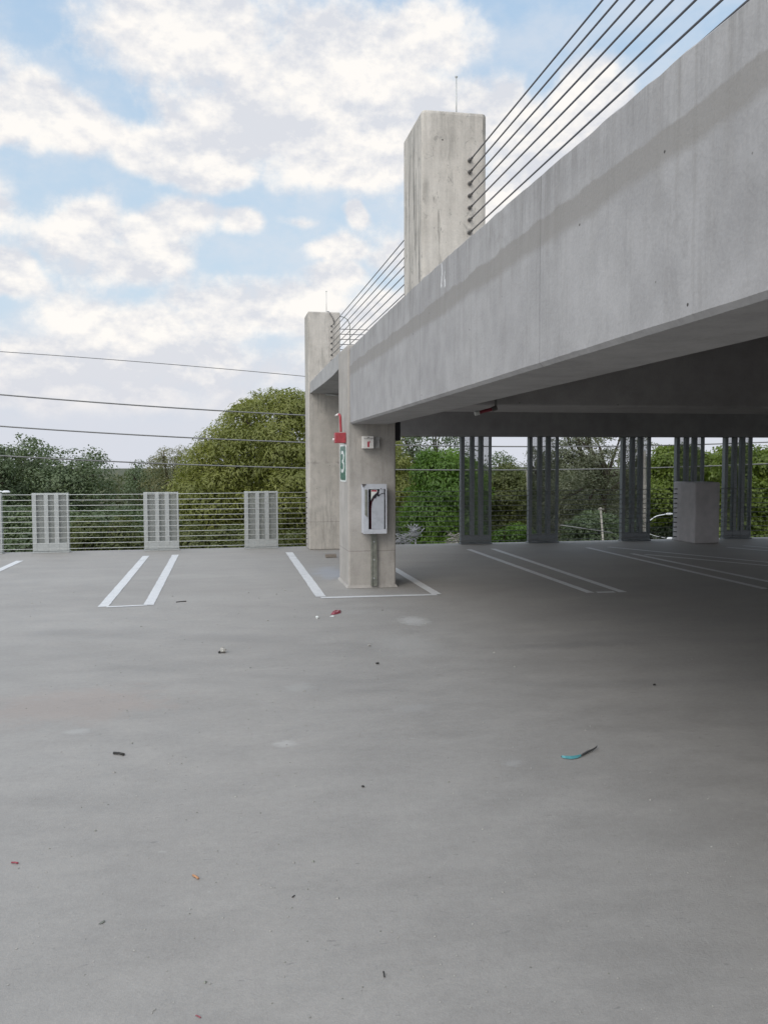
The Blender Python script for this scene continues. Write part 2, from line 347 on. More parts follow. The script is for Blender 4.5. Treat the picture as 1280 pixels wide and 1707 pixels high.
# ------------------------------------------------------------------ mesh builder
def tag(o, label=None, cat=None, group=None, kind=None):
    if label: o['label'] = label
    if cat: o['category'] = cat
    if group: o['group'] = group
    if kind: o['kind'] = kind
    return o
def thing(name, label, cat, loc=(0, 0, 0), group=None, rz=0.0):
    o = bpy.data.objects.new(name, None); col.objects.link(o); o.location = loc; o.rotation_euler = (0, 0, rz)
    o.empty_display_size = .1
    return tag(o, label, cat, group)
class MB:
    def __init__(s): s.v = []; s.f = []
    def add(s, vs, fs):
        k = len(s.v); s.v += [tuple(p) for p in vs]; s.f += [tuple(i+k for i in f) for f in fs]; return s
    def box(s, a, b):
        (x0, y0, z0), (x1, y1, z1) = a, b
        x0, x1 = min(x0, x1), max(x0, x1); y0, y1 = min(y0, y1), max(y0, y1); z0, z1 = min(z0, z1), max(z0, z1)
        return s.add([(x0,y0,z0),(x1,y0,z0),(x1,y1,z0),(x0,y1,z0),(x0,y0,z1),(x1,y0,z1),(x1,y1,z1),(x0,y1,z1)],
                     [(0,3,2,1),(4,5,6,7),(0,1,5,4),(1,2,6,5),(2,3,7,6),(3,0,4,7)])
    def tube(s, pts, r, n=8, cap=True):
        pts = [Vector(p) for p in pts]; rings = []
        rs = r if isinstance(r, (list, tuple)) else [r]*len(pts)
        ref = None
        for i, p in enumerate(pts):
            t = (pts[min(i+1, len(pts)-1)]-pts[max(i-1, 0)]).normalized()
            if ref is None:
                ref = t.orthogonal().normalized()
            a = (ref - t*ref.dot(t)).normalized(); ref = a; b = t.cross(a)
            rings.append([p+(a*math.cos(2*math.pi*j/n)+b*math.sin(2*math.pi*j/n))*rs[i] for j in range(n)])
        k = len(s.v)
        for rg in rings: s.v += [tuple(p) for p in rg]
        for i in range(len(pts)-1):
            for j in range(n):
                s.f.append((k+i*n+j, k+i*n+(j+1) % n, k+(i+1)*n+(j+1) % n, k+(i+1)*n+j))
        if cap:
            s.f.append(tuple(k+j for j in range(n))[::-1]); s.f.append(tuple(k+(len(pts)-1)*n+j for j in range(n)))
        return s
    def prism(s, poly, off):
        """flat polygon (3D points) extruded by off"""
        n = len(poly); off = Vector(off); a = [Vector(p) for p in poly]; b = [p+off for p in a]
        return s.add(a+b, [tuple(range(n))[::-1], tuple(range(n, 2*n))]+[(i, (i+1) % n, n+(i+1) % n, n+i) for i in range(n)])
    def build(s, name, mat, parent=None, bevel=0, smooth=False, seg=2):
        me = bpy.data.meshes.new(name)
        off = Vector(parent_world(parent)) if parent else Vector((0, 0, 0))
        me.from_pydata([tuple(Vector(p)-off) for p in s.v], [], s.f); me.update()
        me.materials.append(mat)
        o = bpy.data.objects.new(name, me); col.objects.link(o)
        if parent: o.parent = parent
        fix_normals(me)
        if smooth:
            for p in me.polygons: p.use_smooth = True
        if bevel:
            bm = o.modifiers.new('bevel', 'BEVEL'); bm.width = bevel; bm.segments = seg; bm.limit_method = 'ANGLE'; bm.angle_limit = R(50)
        return o
def parent_world(o):
    p = Vector((0, 0, 0))
    while o is not None: p += o.location; o = o.parent
    return p
def fix_normals(me):
    import bmesh
    b = bmesh.new(); b.from_mesh(me); bmesh.ops.recalc_face_normals(b, faces=b.faces); b.to_mesh(me); b.free()
def copy_tree(o, parent=None):
    c = o.copy(); col.objects.link(c)
    if parent: c.parent = parent
    for ch in [x for x in o.children]: copy_tree(ch, c)
    return c
def text_mesh(name, txt, size, mat, parent, loc, rot, sx=1.0, ext=.001):
    cu = bpy.data.curves.new(name, 'FONT'); cu.body = txt; cu.size = size; cu.align_x = 'CENTER'; cu.align_y = 'CENTER'
    cu.extrude = ext; cu.resolution_u = 4
    tmp = bpy.data.objects.new('tmp_text', cu); col.objects.link(tmp)
    bpy.context.view_layer.update()
    me = bpy.data.meshes.new_from_object(tmp.evaluated_get(bpy.context.evaluated_depsgraph_get()))
    bpy.data.objects.remove(tmp)
    me.name = name; me.materials.clear(); me.materials.append(mat)
    o = bpy.data.objects.new(name, me); col.objects.link(o)
    o.parent = parent; o.location = Vector(loc)-parent_world(parent); o.rotation_euler = rot; o.scale = (sx, 1, 1)
    return o

# ------------------------------------------------------------------ setting: floor, terrain
YF0, YF1 = 15.38, 16.00                 # line of the far columns
fl = MB().box((-22, -22, -.35), (27, 16.08, 0)).build('floor', M['floor']); tag(fl, kind='structure')
# terrain with slight waviness
def terrain():
    n = 60; vs = []; fs = []
    xs = np.linspace(-1, 1, n); rnd = random.Random(4)
    for j in range(n):
        for i in range(n):
            X = math.copysign(abs(xs[i])**2.2, xs[i])*1500; Y = math.copysign(abs(xs[j])**2.2, xs[j])*1500
            vs.append((X, Y, -7.2+.25*math.sin(X*.13)*math.cos(Y*.11)))
    for j in range(n-1):
        for i in range(n-1): fs.append((j*n+i, j*n+i+1, (j+1)*n+i+1, (j+1)*n+i))
    m, t, b = newmat('grassy_ground')
    P = t.node('ShaderNodeNewGeometry').outputs['Position']
    c = t.mix(t.mr(t.noise(P, .2, 6), .35, .65), (.035, .055, .018), (.09, .085, .045))
    t.put(b.inputs['Base Color'], c); b.inputs['Roughness'].default_value = 1
    o = MB().add(vs, fs).build('ground', m); tag(o, kind='structure')
terrain()
# road beyond the garage
rd = MB().box((-200, 20, -7.1), (200, 25, -6.85)).build('road', plain('asphalt', (.05, .05, .052), .9)); tag(rd, kind='structure')

# painted parking lines (sheets 4 mm above the floor)
lines = MB()
def pline(p, q, wd=.10):
    a = onZ(*p); b = onZ(*q); d = (b-a); d.z = 0; d.normalize(); n = Vector((-d.y, d.x, 0))*(wd/2)
    steps = max(2, int((b-a).length/.12)); rnd = random.Random(int(p[0]*7+q[1])); L = []; Rr = []
    for i in range(steps+1):
        c = a.lerp(b, i/steps); L.append(c+n*(1+rnd.uniform(-.05, .05))+Vector((0, 0, .004))); Rr.append(c-n*(1+rnd.uniform(-.05, .05))+Vector((0, 0, .004)))
    lines.add(L+Rr, [(i, i+1, steps+2+i, steps+1+i) for i in range(steps)])
pline((-60, 978), (34, 935), .11)
pline((244, 927), (172, 1012), .11); pline((293, 925), (248, 1009), .11); pline((178, 1012.2), (246, 1009.2), .07)
pline((482, 921), (535, 995), .12); pline((535, 996.8), (728, 991.5), .11); pline((655, 947), (728, 991), .11)
pline((781, 916), (984, 988.5), .10); pline((821, 915), (1038, 987.5), .10); pline((994, 987.8), (1024, 987.2), .09)
pline((978, 913), (1275, 982), .10); pline((1052, 923), (1330, 980), .10); pline((1285, 982.4), (1330, 982.0), .09)
pline((1013, 912), (1330, 942.5), .10); pline((1074, 924.5), (1330, 948), .10)
pline((1211, 912.5), (1330, 923), .10); pline((1238, 910), (1330, 917), .10)
po = lines.build('parking_lines', M['paint']); tag(po, kind='structure')

# ------------------------------------------------------------------ structure: beam, columns, slab
def interp(xs, ys, x): return float(np.interp(x, xs, ys))
def smooth_fit(xs, ys, x): return float(np.polyval(np.polyfit(xs, ys, 2), min(max(x, xs[0]), xs[-1])))
XB0, XB1 = 1.55, 2.04                  # faces of the long edge beam
YC0, YC1 = 10.56, 11.39                # near column
top_pts = sorted([(p.y, p.z) for p in (onX(u, v, XB0) for u, v in ((583,581),(640,521),(720,449),(806,373),(930,265),(1060,155),(1150,73),(1235,0)))])
bot_pts = sorted([(p.y, p.z) for p in (onX(u, v, XB0) for u, v in ((585,706.5),(690,675),(860,622),(1070,562),(1280,493)))])
print('TOP', top_pts); print('BOT', bot_pts)
def build_beam():
    rnd = random.Random(2)
    ys = list(np.arange(-14.4, 1.8, .9))+list(np.arange(1.8, YC0, .09))+[YC0]
    tx, tz = [p[0] for p in top_pts], [p[1] for p in top_pts]; bx, bz = [p[0] for p in bot_pts], [p[1] for p in bot_pts]
    vs = []; fs = []
    prof = 9
    for y in ys:
        zt = smooth_fit(tx, tz, y)+rnd.uniform(-.004, .003); zb = smooth_fit(bx, bz, y)+rnd.uniform(-.0006, .0006)
        c = .02+rnd.uniform(-.0008, .0008)
        vs += [(XB0, y, zb+c), (XB0, y, 2.65), (XB0+.002, y, zt-.012), (XB0+.012+rnd.uniform(0, .004), y, zt), (XB1, y, zt), (XB1, y, 2.5),
               (XB1, y, zb+.015), (XB1-.015, y, zb), (XB0+c, y, zb)]
    for i in range(len(ys)-1):
        for j in range(prof):
            fs.append((i*prof+j, i*prof+(j+1) % prof, (i+1)*prof+(j+1) % prof, (i+1)*prof+j))
    fs.append(tuple(range(prof))); k = (len(ys)-1)*prof; fs.append(tuple(k+j for j in range(prof))[::-1])
    o = MB().add(vs, fs).build('edge_beam', M['beam'])
    tag(o, 'long grey concrete edge beam with a darker patch band along its side', 'beam')
build_beam()
# near column
ct = thing('concrete_column', 'beige square concrete column with cabinet and green number plate under the beam end', 'column', (1.82, 10.97, 0))
zc = onX(568, 583, 1.522).z
MB().box((1.522, YC0, 0), (2.117, YC1, zc-.012)).build('shaft', M['column'], ct, bevel=.02)
fb = MB()
fb.add([(1.50,YC0-.025,0.002),(2.135,YC0-.025,.002),(2.135,YC1+.02,.002),(1.50,YC1+.02,.002),(1.519,YC0-.003,.035),(2.12,YC0-.003,.035),(2.12,YC1+.003,.035),(1.519,YC1+.003,.035)],
       [(0,1,5,4),(1,2,6,5),(2,3,7,6),(3,0,4,7),(4,5,6,7)])
fb.build('base_sealant', M['column'], ct)
# near tower (pier on the beam)
zT = 4.196; YT = 6.70; zTn = 4.275
tt = thing('concrete_pier', 'tall weathered concrete pier standing on the edge beam, with rounded top corners', 'pier', (1.77, 6.85, 2.9))
MB().box((1.5535, YT, 2.80), (2.073, 7.40, zTn)).build('shaft', M['tower'], tt, bevel=.03, seg=3)
# far column / tower
ft = thing('concrete_pier', 'far full height concrete pier at the outer railing, left of the near column', 'pier', (1.8, 15.7, 0))
MB().box((1.522, YF0, 0), (2.092, YF1, zT)).build('shaft', M['fartower'], ft, bevel=.022, seg=3)
# stub column
st = thing('concrete_stub_column', 'short chest high concrete stub column at the railing under the deck', 'column', (8.67, 15.2, 0))
S0 = onY(1157, 908, 15.05); S1 = onY(1198, 908, 15.05)
MB().box((S0.x, 15.05, 0), (S1.x, 15.86, onY(1170, 804, 15.05).z)).build('shaft', M['stub'], st, bevel=.025, seg=3)
# slab edge between the columns: shallow curved haunch
se_top = [onX(u, v, XB0) for u, v in ((518,636),(540,613),(554,599),(568,585))]
se_bot = [onX(u, v, XB0) for u, v in ((518,655),(540,639),(554,627),(566,613.5))]
print('SE', [(round(p.y,2), round(p.z,3)) for p in se_top+se_bot])
def slab_edge():
    ys = np.linspace(YC1, YF0, 26); vs = []; fs = []
    tp = sorted((p.y, p.z) for p in se_top); bt = sorted((p.y, p.z) for p in se_bot)
    for y in ys:
        a = interp([p[0] for p in tp], [p[1] for p in tp], y); b = interp([p[0] for p in bt], [p[1] for p in bt], y)
        vs += [(XB0, y, b), (XB0, y, a), (XB1, y, a), (XB1, y, b)]
    for i in range(len(ys)-1):
        for j in range(4): fs.append((i*4+j, i*4+(j+1) % 4, (i+1)*4+(j+1) % 4, (i+1)*4+j))
    fs += [(0, 1, 2, 3), tuple(len(vs)-4+j for j in (3, 2, 1, 0))]
    o = MB().add(vs, fs).build('slab_edge', M['edge'], bevel=.006)
    tag(o, 'thin sloping concrete slab edge between the near column and the far pier', 'slab')
slab_edge()
# upper deck
ZC = 2.76
ud = thing('upper_deck', 'dark concrete upper parking deck roofing the right side, with cross beams', 'deck', (14, 0, ZC))
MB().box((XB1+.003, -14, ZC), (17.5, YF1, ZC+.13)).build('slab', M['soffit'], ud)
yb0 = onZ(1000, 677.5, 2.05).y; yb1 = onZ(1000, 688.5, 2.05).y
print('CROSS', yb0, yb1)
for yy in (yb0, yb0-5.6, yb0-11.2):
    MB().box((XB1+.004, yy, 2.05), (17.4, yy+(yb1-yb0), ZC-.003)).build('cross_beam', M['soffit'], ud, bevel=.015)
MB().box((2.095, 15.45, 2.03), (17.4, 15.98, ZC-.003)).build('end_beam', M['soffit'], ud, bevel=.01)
# ------------------------------------------------------------------ cable railings
def railing(label, x0, x1, Y, zs, mat, r, group, name='cable_railing', ends=()):
    t = thing(name, label, 'railing', ((x0+x1)/2, Y, min(zs)), group)
    for i, z in enumerate(zs):
        n = max(2, int(abs(x1-x0)/1.2)); rnd = random.Random(i*31+int(x0*10))
        sg = rnd.uniform(.002, .012)
        pts = [(x0+(x1-x0)*k/n, Y, z-sg*math.sin(math.pi*4*k/n)**2) for k in range(n+1)]
        c = MB().tube(pts, r, 6).build('cable', mat, t, smooth=True)
        for xe, s in ends:
            MB().tube([(xe+s*.005, Y, z), (xe-s*.055, Y, z)], r*1.9, 8).build('end_fitting', M['fitting'], c)
    return t
YR = 15.72
z_top = onY(180, 823.5, YR).z; z_low = onY(180, 913, YR).z
print('ZR', z_top, z_low)
zr = [z_top-(z_top-z_low)/10*i for i in range(11)]
G = 'steel cable railings along the outer edge of the parking deck'
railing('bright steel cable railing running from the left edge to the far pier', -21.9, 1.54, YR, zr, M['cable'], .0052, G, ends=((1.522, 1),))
railing('steel cable railing in shade between the columns and the short stub column', 2.085, S0.x+.02, YR, zr, M['cableshade'], .0058, G, ends=((S0.x, 1),))
railing('steel cable railing in shade right of the short stub column', S1.x-.02, 26.5, YR, zr, M['cableshade'], .0058, G)
# upper railing along the beam
XR = onY(782.5, 330, YT).x
zs_n = [onY(782.5, v, YT).z for v in (268, 287.5, 306.6, 327, 347, 367, 388)]
zs_n += [zs_n[-1]-.092*k for k in (1, 2, 3)]
print('XR', XR, zs_n)
def yrail(label, y0, y1, zs0, zs1, ends):
    t = thing('cable_railing', label, 'railing', (XR, (y0+y1)/2, 3.0), 'steel cable railings on top of the edge beam')
    for i, (a, b) in enumerate(zip(zs0, zs1)):
        n = 14; rnd = random.Random(i)
        sg = rnd.uniform(.003, .012)
        pts = [(XR, y0+(y1-y0)*k/n, a+(b-a)*k/n-sg*math.sin(math.pi*k/n)) for k in range(n+1)]
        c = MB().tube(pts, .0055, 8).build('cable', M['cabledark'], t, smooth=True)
        for ye, s in ends:
            MB().tube([(XR, ye-s*.012, a if s > 0 else b), (XR, ye+s*.05, a if s > 0 else b)], .0115, 8).build('end_fitting', M['fitting'], c)
yrail('steel cables on the beam running from the tall near pier overhead', YT+.012, -14, zs_n, zs_n, ())
XF = XR
zs_f = [onX(555.5, v, XR).z for v in (540, 549.5, 559.5, 569.5, 579.5, 589, 598.5)]; zs_f += [zs_f[-1]-.095*k for k in (1, 2, 3)]
yrail('steel cables on the slab edge between the near pier and the far pier', 7.39, YF0+.012, zs_n, [a*.3+b*.7 if False else b for a, b in zip(zs_n, zs_f)], ())
# anchors of the near pier: dark eye fittings on its front face
for i, z in enumerate(zs_n):
    pass
zu = [onY(585, v, 15.85).z for v in (549, 557.5, 566, 574.5)]; zu += [zu[-1]-.093*k for k in range(1, 6)]
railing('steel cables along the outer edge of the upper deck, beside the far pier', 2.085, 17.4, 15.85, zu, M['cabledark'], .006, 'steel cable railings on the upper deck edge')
# anchor plates
for nm, ye, zz, lab in (('near', YT, zs_n, 'column of small dark cable anchors on the front of the near pier'),
                        ('far', YF0, zs_f, 'column of small dark cable anchors on the front of the far pier')):
    t = thing('cable_anchors', lab, 'anchors', (XR, ye, 3.2), 'cable anchors on the piers')
    for z in zz:
        a = MB().tube([(XR, ye-.014, z), (XR, ye-.002, z)], .017, 10)
        a.tube([(XR, ye-.07, z), (XR, ye-.013, z)], .0095, 8)
        a.build('anchor', M['fitting'], t, smooth=False)

# ------------------------------------------------------------------ mesh screen panels
YP = 15.84
def panel_proto(name, label, Hh, cover, gm, wm):
    t = thing(name, label, 'screen', (0, 0, 0))
    W = .60; dp = .11
    bars = ((0, .070), (.197, .070), (.365, .075), (.571, .029))
    for i, (x, wd) in enumerate(bars):
        MB().box((x, 0, .03), (x+wd, dp, Hh)).build('side_channel' if i in (0, 3) else 'flat_bar', gm, t, bevel=.003)
    MB().box((.0705, .004, .03), (.5705, .07, .17)).build('kick_plate', gm, t, bevel=.003)
    MB().box((-.008, -.04, 0), (.608, .13, .024)).build('base_plate', gm, t, bevel=.004)
    if Hh < 1.5: MB().box((.0705, .006, Hh-.022), (.5705, .06, Hh-.002)).build('top_rail', gm, t, bevel=.002)
    mb = MB(); pitch = .0113; wt = pitch*(1-math.sqrt(1-cover))
    gx = np.arange(.0715, .569, pitch); gz = np.arange(.17, Hh-.004, pitch)
    for k, x in enumerate(gx): mb.add([(x, .045, .17), (x+wt, .045, .17), (x+wt, .045, Hh-.004), (x, .045, Hh-.004)], [(0, 1, 2, 3)])
    for z in gz: mb.add([(.0705, .0485, z), (.5705, .0485, z), (.5705, .0485, z+wt), (.0705, .0485, z+wt)], [(0, 1, 2, 3)])
    o = mb.build('wire_mesh', wm, t)
    sm = o.modifiers.new('thickness', 'SOLIDIFY'); sm.thickness = .0025
    return t
short_l = [-60, 53.5, 239.5, 407.5]
short_lab = ['low galvanised mesh screen panel cut by the left edge of the picture', 'low galvanised mesh screen panel, leftmost complete one of the railing',
             'low galvanised mesh screen panel above the double parking line at left', 'low galvanised mesh screen panel nearest the far pier']
tall_l = [768, 881, 1036, 1126, 1206.5]
tall_lab = ['tall dark mesh screen panel in shade, first right of the near column', 'tall dark mesh screen panel in shade, second right of the near column',
            'tall shade-toned mesh screen panel in front of the pale wooden utility pole', 'tall shade-toned mesh screen panel partly hidden behind the short stub column',
            'tall shade-toned mesh screen panel just right of the short stub column']
sp = panel_proto('mesh_screen_panel', short_lab[0], onY(84, 822, YP).z, .86, M['galv'], M['galvmesh'])
tp = panel_proto('tall_mesh_screen_panel', tall_lab[0], 2.029, .46, M['galvshade'], M['meshshade'])
for i, u in enumerate(short_l):
    o = sp if i == 0 else copy_tree(sp)
    p = onY(u, 840, YP); o.location = (p.x, YP, 0); tag(o, short_lab[i], 'screen', 'low mesh screen panels along the open deck railing')
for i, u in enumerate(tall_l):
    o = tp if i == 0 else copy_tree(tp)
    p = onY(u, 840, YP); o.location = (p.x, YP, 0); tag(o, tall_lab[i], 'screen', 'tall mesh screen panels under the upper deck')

# ------------------------------------------------------------------ small fixtures
def rod(label, u, v0, v1, Y, zb, r, ball):
    a = onY(u, v0, Y)
    t = thing('lightning_rod', label, 'lightning rod', (a.x, Y, zb), 'lightning rods on the piers')
    MB().tube([(a.x, Y, zb-.004), (a.x, Y, a.z)], [r, r*.8], 8).build('rod', M['cable'], t, smooth=True)
    MB().tube([(a.x, Y, zb-.002), (a.x, Y, zb+.03)], r*2.6, 10).build('foot', M['fitting'], t)
    if ball:
        pts = [(a.x, Y, a.z-ball+2*ball*k/8) for k in range(9)]
        MB().tube(pts, [max(.001, ball*math.sin(math.pi*k/8)) for k in range(9)], 12).build('ball_tip', M['cable'], t, smooth=True)
rod('thin lightning rod with a ball tip on the tall near pier', 760.5, 128, 188, 7.0, zTn, .006, .012)
rod('short thin lightning rod on the far pier', 544, 486, 521, 15.7, zT, .006, .014)
def tube_thing(name, label, cat, pts, r, mat, group=None, n=8):
    o = MB().tube(pts, r, n).build(name, mat, smooth=True); return tag(o, label, cat, group)
def smoothpts(pts, k=6):
    out = []
    P = [Vector(p) for p in pts]
    for i in range(len(P)-1):
        p0, p1, p2, p3 = P[max(i-1, 0)], P[i], P[i+1], P[min(i+2, len(P)-1)]
        for j in range(k):
            t = j/k
            out.append(.5*((2*p1)+(-p0+p2)*t+(2*p0-5*p1+4*p2-p3)*t*t+(-p0+3*p1-3*p2+p3)*t**3))
    out.append(P[-1]); return out
tube_thing('conductor_cable', 'thin bent conductor cable running from the rod down the front of the far pier', 'cable',
           smoothpts([(onY(544, 520, 15.6).x, 15.68, zT+.012), (onY(548, 521, YF0).x, YF0+.05, zT+.014), tuple(onY(553, 527, YF0-.02)), tuple(onY(557, 536, YF0-.015)), tuple(onY(557, 541, YF0-.01))]), .008, M['fitting'])
tube_thing('conduit_hoop', 'thin bent conduit hoop rising beside the far pier on the upper deck', 'conduit',
           smoothpts([tuple(onY(566, 528, 15.72)), tuple(onY(572, 528.5, 15.6)), tuple(onY(579, 533, 15.5)), tuple(onY(583, 543, 15.45)), tuple(onY(583.5, 560, 15.45)), tuple(onY(583.5, 580, 15.45))]), .0075, M['strut'])

# green level sign on the column's left face
g0 = onX(567, 741, 1.519); g1 = onX(577.2, 803, 1.519)
ya, yb = g1.y, g0.y; za, zb_ = onX(572, 803, 1.519).z, onX(572, 741, 1.519).z
sg = thing('level_sign', 'green vertical sign reading 3 with white border on the side of the near column', 'sign', (1.52, (ya+yb)/2, za))
def rounded(y0, y1, z0, z1, r, X):
    pts = []
    for cy, cz, a0 in ((y1-r, z1-r, 0), (y0+r, z1-r, 90), (y0+r, z0+r, 180), (y1-r, z0+r, 270)):
        for k in range(6): a = R(a0+k*18); pts.append((X, cy+r*math.cos(a), cz+r*math.sin(a)))
    return pts
MB().prism(rounded(ya, yb, za, zb_, .05, 1.5215), (-.005, 0, 0)).build('border', M['signwhite'], sg)
MB().prism(rounded(ya+.035, yb-.035, za+.022, zb_-.022, .05, 1.5165), (-.0025, 0, 0)).build('green_face', M['green'], sg)
gz = (onX(572, 756, 1.519).z+onX(572, 788, 1.519).z)/2
text_mesh('numeral', '3', .40, M['signwhite'], sg, (1.5135, (ya+yb)/2, gz), (R(90), 0, R(-90)), sx=1.9)

# fire alarm horn box with conduit
a0 = onY(560, 721, 10.72); a1 = onY(573, 738.5, 10.72)
fa = thing('fire_alarm', 'red fire alarm box with red conduit on the left side of the near column', 'alarm', (1.47, 10.78, a1.z))
MB().box((a0.x-.012, 10.70, a1.z), (1.5215, 10.83, a0.z)).build('alarm_box', M['red'], fa, bevel=.008)
MB().tube([(a0.x-.012, 10.77, a0.z-.085), (a0.x-.035, 10.77, a0.z-.085)], .017, 10).build('strobe_lens', M['white'], fa, bevel=.004)
c0 = onY(568.5, 720, 10.76); c1 = onY(567, 694, 10.76); c2 = onY(560.5, 691.5, 10.76)
MB().tube(smoothpts([c0, (c0+c1)/2, c1, onY(565, 691, 10.8)]), .016, 10).build('conduit', M['red'], fa, smooth=True)
MB().tube([onY(565.5, 691.2, 10.8), onY(563, 690.8, 10.82), onY(559.5, 693, 10.85)], .013, 8).build('elbow', M['white'], fa, smooth=True)

# fire extinguisher sign (projecting box)
b0 = onY(605.5, 727, 10.43); b1 = onY(623, 747.5, 10.43)
es = thing('extinguisher_sign', 'small white projecting sign with a red extinguisher symbol, above the cabinet', 'sign', ((b0.x+b1.x)/2, 10.5, b1.z))
MB().box((b0.x, 10.43, b1.z), (b1.x, YC0-.001, b0.z)).build('sign_box', M['white'], es, bevel=.003)
wx = b1.x-b0.x; cx = (b0.x+b1.x)/2; hz_ = b0.z-b1.z
text_mesh('lettering', 'FIRE\nEXTINGUISHER', .016, M['darkprint'], es, (cx, 10.4285, b0.z-.024), (R(90), 0, 0))
ic = MB()
zc_ = b1.z+.052
ic.prism([(cx-.013, 10.4295, zc_-.036), (cx+.010, 10.4295, zc_-.036), (cx+.010, 10.4295, zc_+.02), (cx+.004, 10.4295, zc_+.032), (cx-.007, 10.4295, zc_+.032), (cx-.013, 10.4295, zc_+.02)], (0, -.001, 0))
ic.prism([(cx-.006, 10.4295, zc_+.034), (cx+.018, 10.4295, zc_+.040), (cx+.024, 10.4295, zc_+.012), (cx+.018, 10.4295, zc_+.012), (cx+.014, 10.4295, zc_+.034)], (0, -.001, 0))
ic.build('extinguisher_symbol', M['redprint'], es)
MB().box((b1.x+.018, YC0-.06, b1.z+.004), (b1.x+.088, YC0-.001, b0.z-.008)).build('side_plate', M['edge'], es, bevel=.004)

# speaker on the right face of the column
k0 = onY(661.5, 704, 10.9); k1 = onY(665, 735, 10.9)
MBs = MB().box((2.118, 10.8, k1.z), (k1.x, 10.95, k0.z)).build('junction_box', M['black'], bevel=.006)
tag(MBs, 'small black box on the right side of the near column, high under the beam', 'junction box')

# extinguisher cabinet
YCAB = 10.36
def cp(u, v, dy=0.0): return onY(u, v, YCAB+dy)
q0 = cp(605.5, 807); q1 = cp(645, 889.5)
cx0, cx1, cz0, cz1 = q0.x, q1.x, q1.z, q0.z
cb = thing('extinguisher_cabinet', 'pale grey fire extinguisher cabinet with torn door film on the front of the near column', 'cabinet', ((cx0+cx1)/2, 10.46, cz0))
# back box: sides, top, bottom, back
sh = MB()
sh.box((cx0+.005, YCAB+.013, cz0+.005), (cx0+.012, 10.555, cz1-.005)); sh.box((cx1-.012, YCAB+.013, cz0+.005), (cx1-.005, 10.555, cz1-.005))
sh.box((cx0+.0125, YCAB+.013, cz0+.005), (cx1-.0125, 10.555, cz0+.012)); sh.box((cx0+.0125, YCAB+.013, cz1-.012), (cx1-.0125, 10.555, cz1-.005))
sh.build('cabinet_shell', M['cab'], cb)
MB().box((cx0+.0125, 10.54, cz0+.0125), (cx1-.0125, 10.554, cz1-.0125)).build('cabinet_back', M['inside'], cb)
wl_, wr_, wb_, wt_ = cp(611.5, 0).x, cp(640.5, 0).x, cp(0, 884.5).z, cp(0, 815).z
wb_ = cp(620, 882.5).z; wt_ = cp(620, 815.5).z
fr = MB()
fr.box((cx0, YCAB, cz0), (wl_, YCAB+.012, cz1)); fr.box((wr_, YCAB, cz0), (cx1, YCAB+.012, cz1))
fr.box((wl_, YCAB, cz0), (wr_, YCAB+.012, wb_)); fr.box((wl_, YCAB, wt_), (wr_, YCAB+.012, cz1))
d = fr.build('door_frame', M['cab'], cb, bevel=.0025)
def poly(pts, y, th, name, mat, par):
    return MB().prism([tuple(onY(u, v, y)) for u, v in pts], (0, th, 0)).build(name, mat, par)
poly([(619, 882), (619, 845), (620.5, 837), (624, 831), (629, 826.5), (635, 823.8), (640.3, 823), (640.3, 882)], YCAB+.003, .003, 'door_film', M['film'], cb)
poly([(619, 847), (619.6, 836), (622.5, 830.5), (626.5, 830.5), (628, 826), (631, 828), (636, 822), (635.5, 813.5), (631, 817.5), (627, 822), (621.5, 827.5), (618.6, 833)], YCAB-.004, .003, 'torn_flap', M['black'], cb)
poly([(633, 814.5), (631.5, 824.5), (636, 822.5), (640, 821.5), (637, 817)], YCAB-.010, .003, 'curled_flap', M['film'], cb)
poly([(634, 814.5), (640.2, 816), (640.2, 821)], YCAB+.006, .002, 'door_film', M['film'], cb)
poly([(618.4, 816), (629, 816), (629, 826), (618.4, 834)], YCAB+.02, .002, 'notice', M['signwhite'], cb)
poly([(619.2, 817), (628, 817), (628, 819.4), (619.2, 819.4)], YCAB+.0185, .001, 'notice_heading', M['redprint'], cb)
poly([(608.6, 816.2), (612.0, 816.2), (612.0, 858.5), (613.5, 861), (611, 861.5), (608.6, 858)], YCAB-.018, .017, 'pull_handle', M['strut'], cb)
poly([(603.0, 806.6), (611, 807), (606.5, 811.5), (605.6, 813)], YCAB-.006, .005, 'corner_tape', M['darkprint'], cb)
xe = cp(615.5, 850).x+.062
fe = thing('fire_extinguisher', 'dark red fire extinguisher seen through the slot of the wall cabinet', 'fire extinguisher', (xe+.02, 10.46, cz0+.013))
MB().tube([(xe+.02, 10.465, cz0+.014), (xe+.02, 10.465, cz0+.03), (xe+.02, 10.465, cz0+.37), (xe+.02, 10.465, cz0+.41), (xe+.02, 10.465, cz0+.43)], [.05, .058, .058, .04, .02], 18).build('cylinder', M['extred'], fe, smooth=True)
MB().tube([(xe+.02, 10.465, cz0+.43), (xe+.02, 10.465, cz0+.46)], .018, 10).build('valve', M['black'], fe)
MB().box((xe-.02, 10.455, cz0+.46), (xe+.09, 10.475, cz0+.475)).build('lever', M['black'], fe, bevel=.003)
MB().tube(smoothpts([(xe+.0, 10.46, cz0+.45), (xe-.045, 10.45, cz0+.42), (xe-.05, 10.45, cz0+.3), (xe-.045, 10.45, cz0+.15)]), .009, 8).build('hose', M['black'], fe, smooth=True)
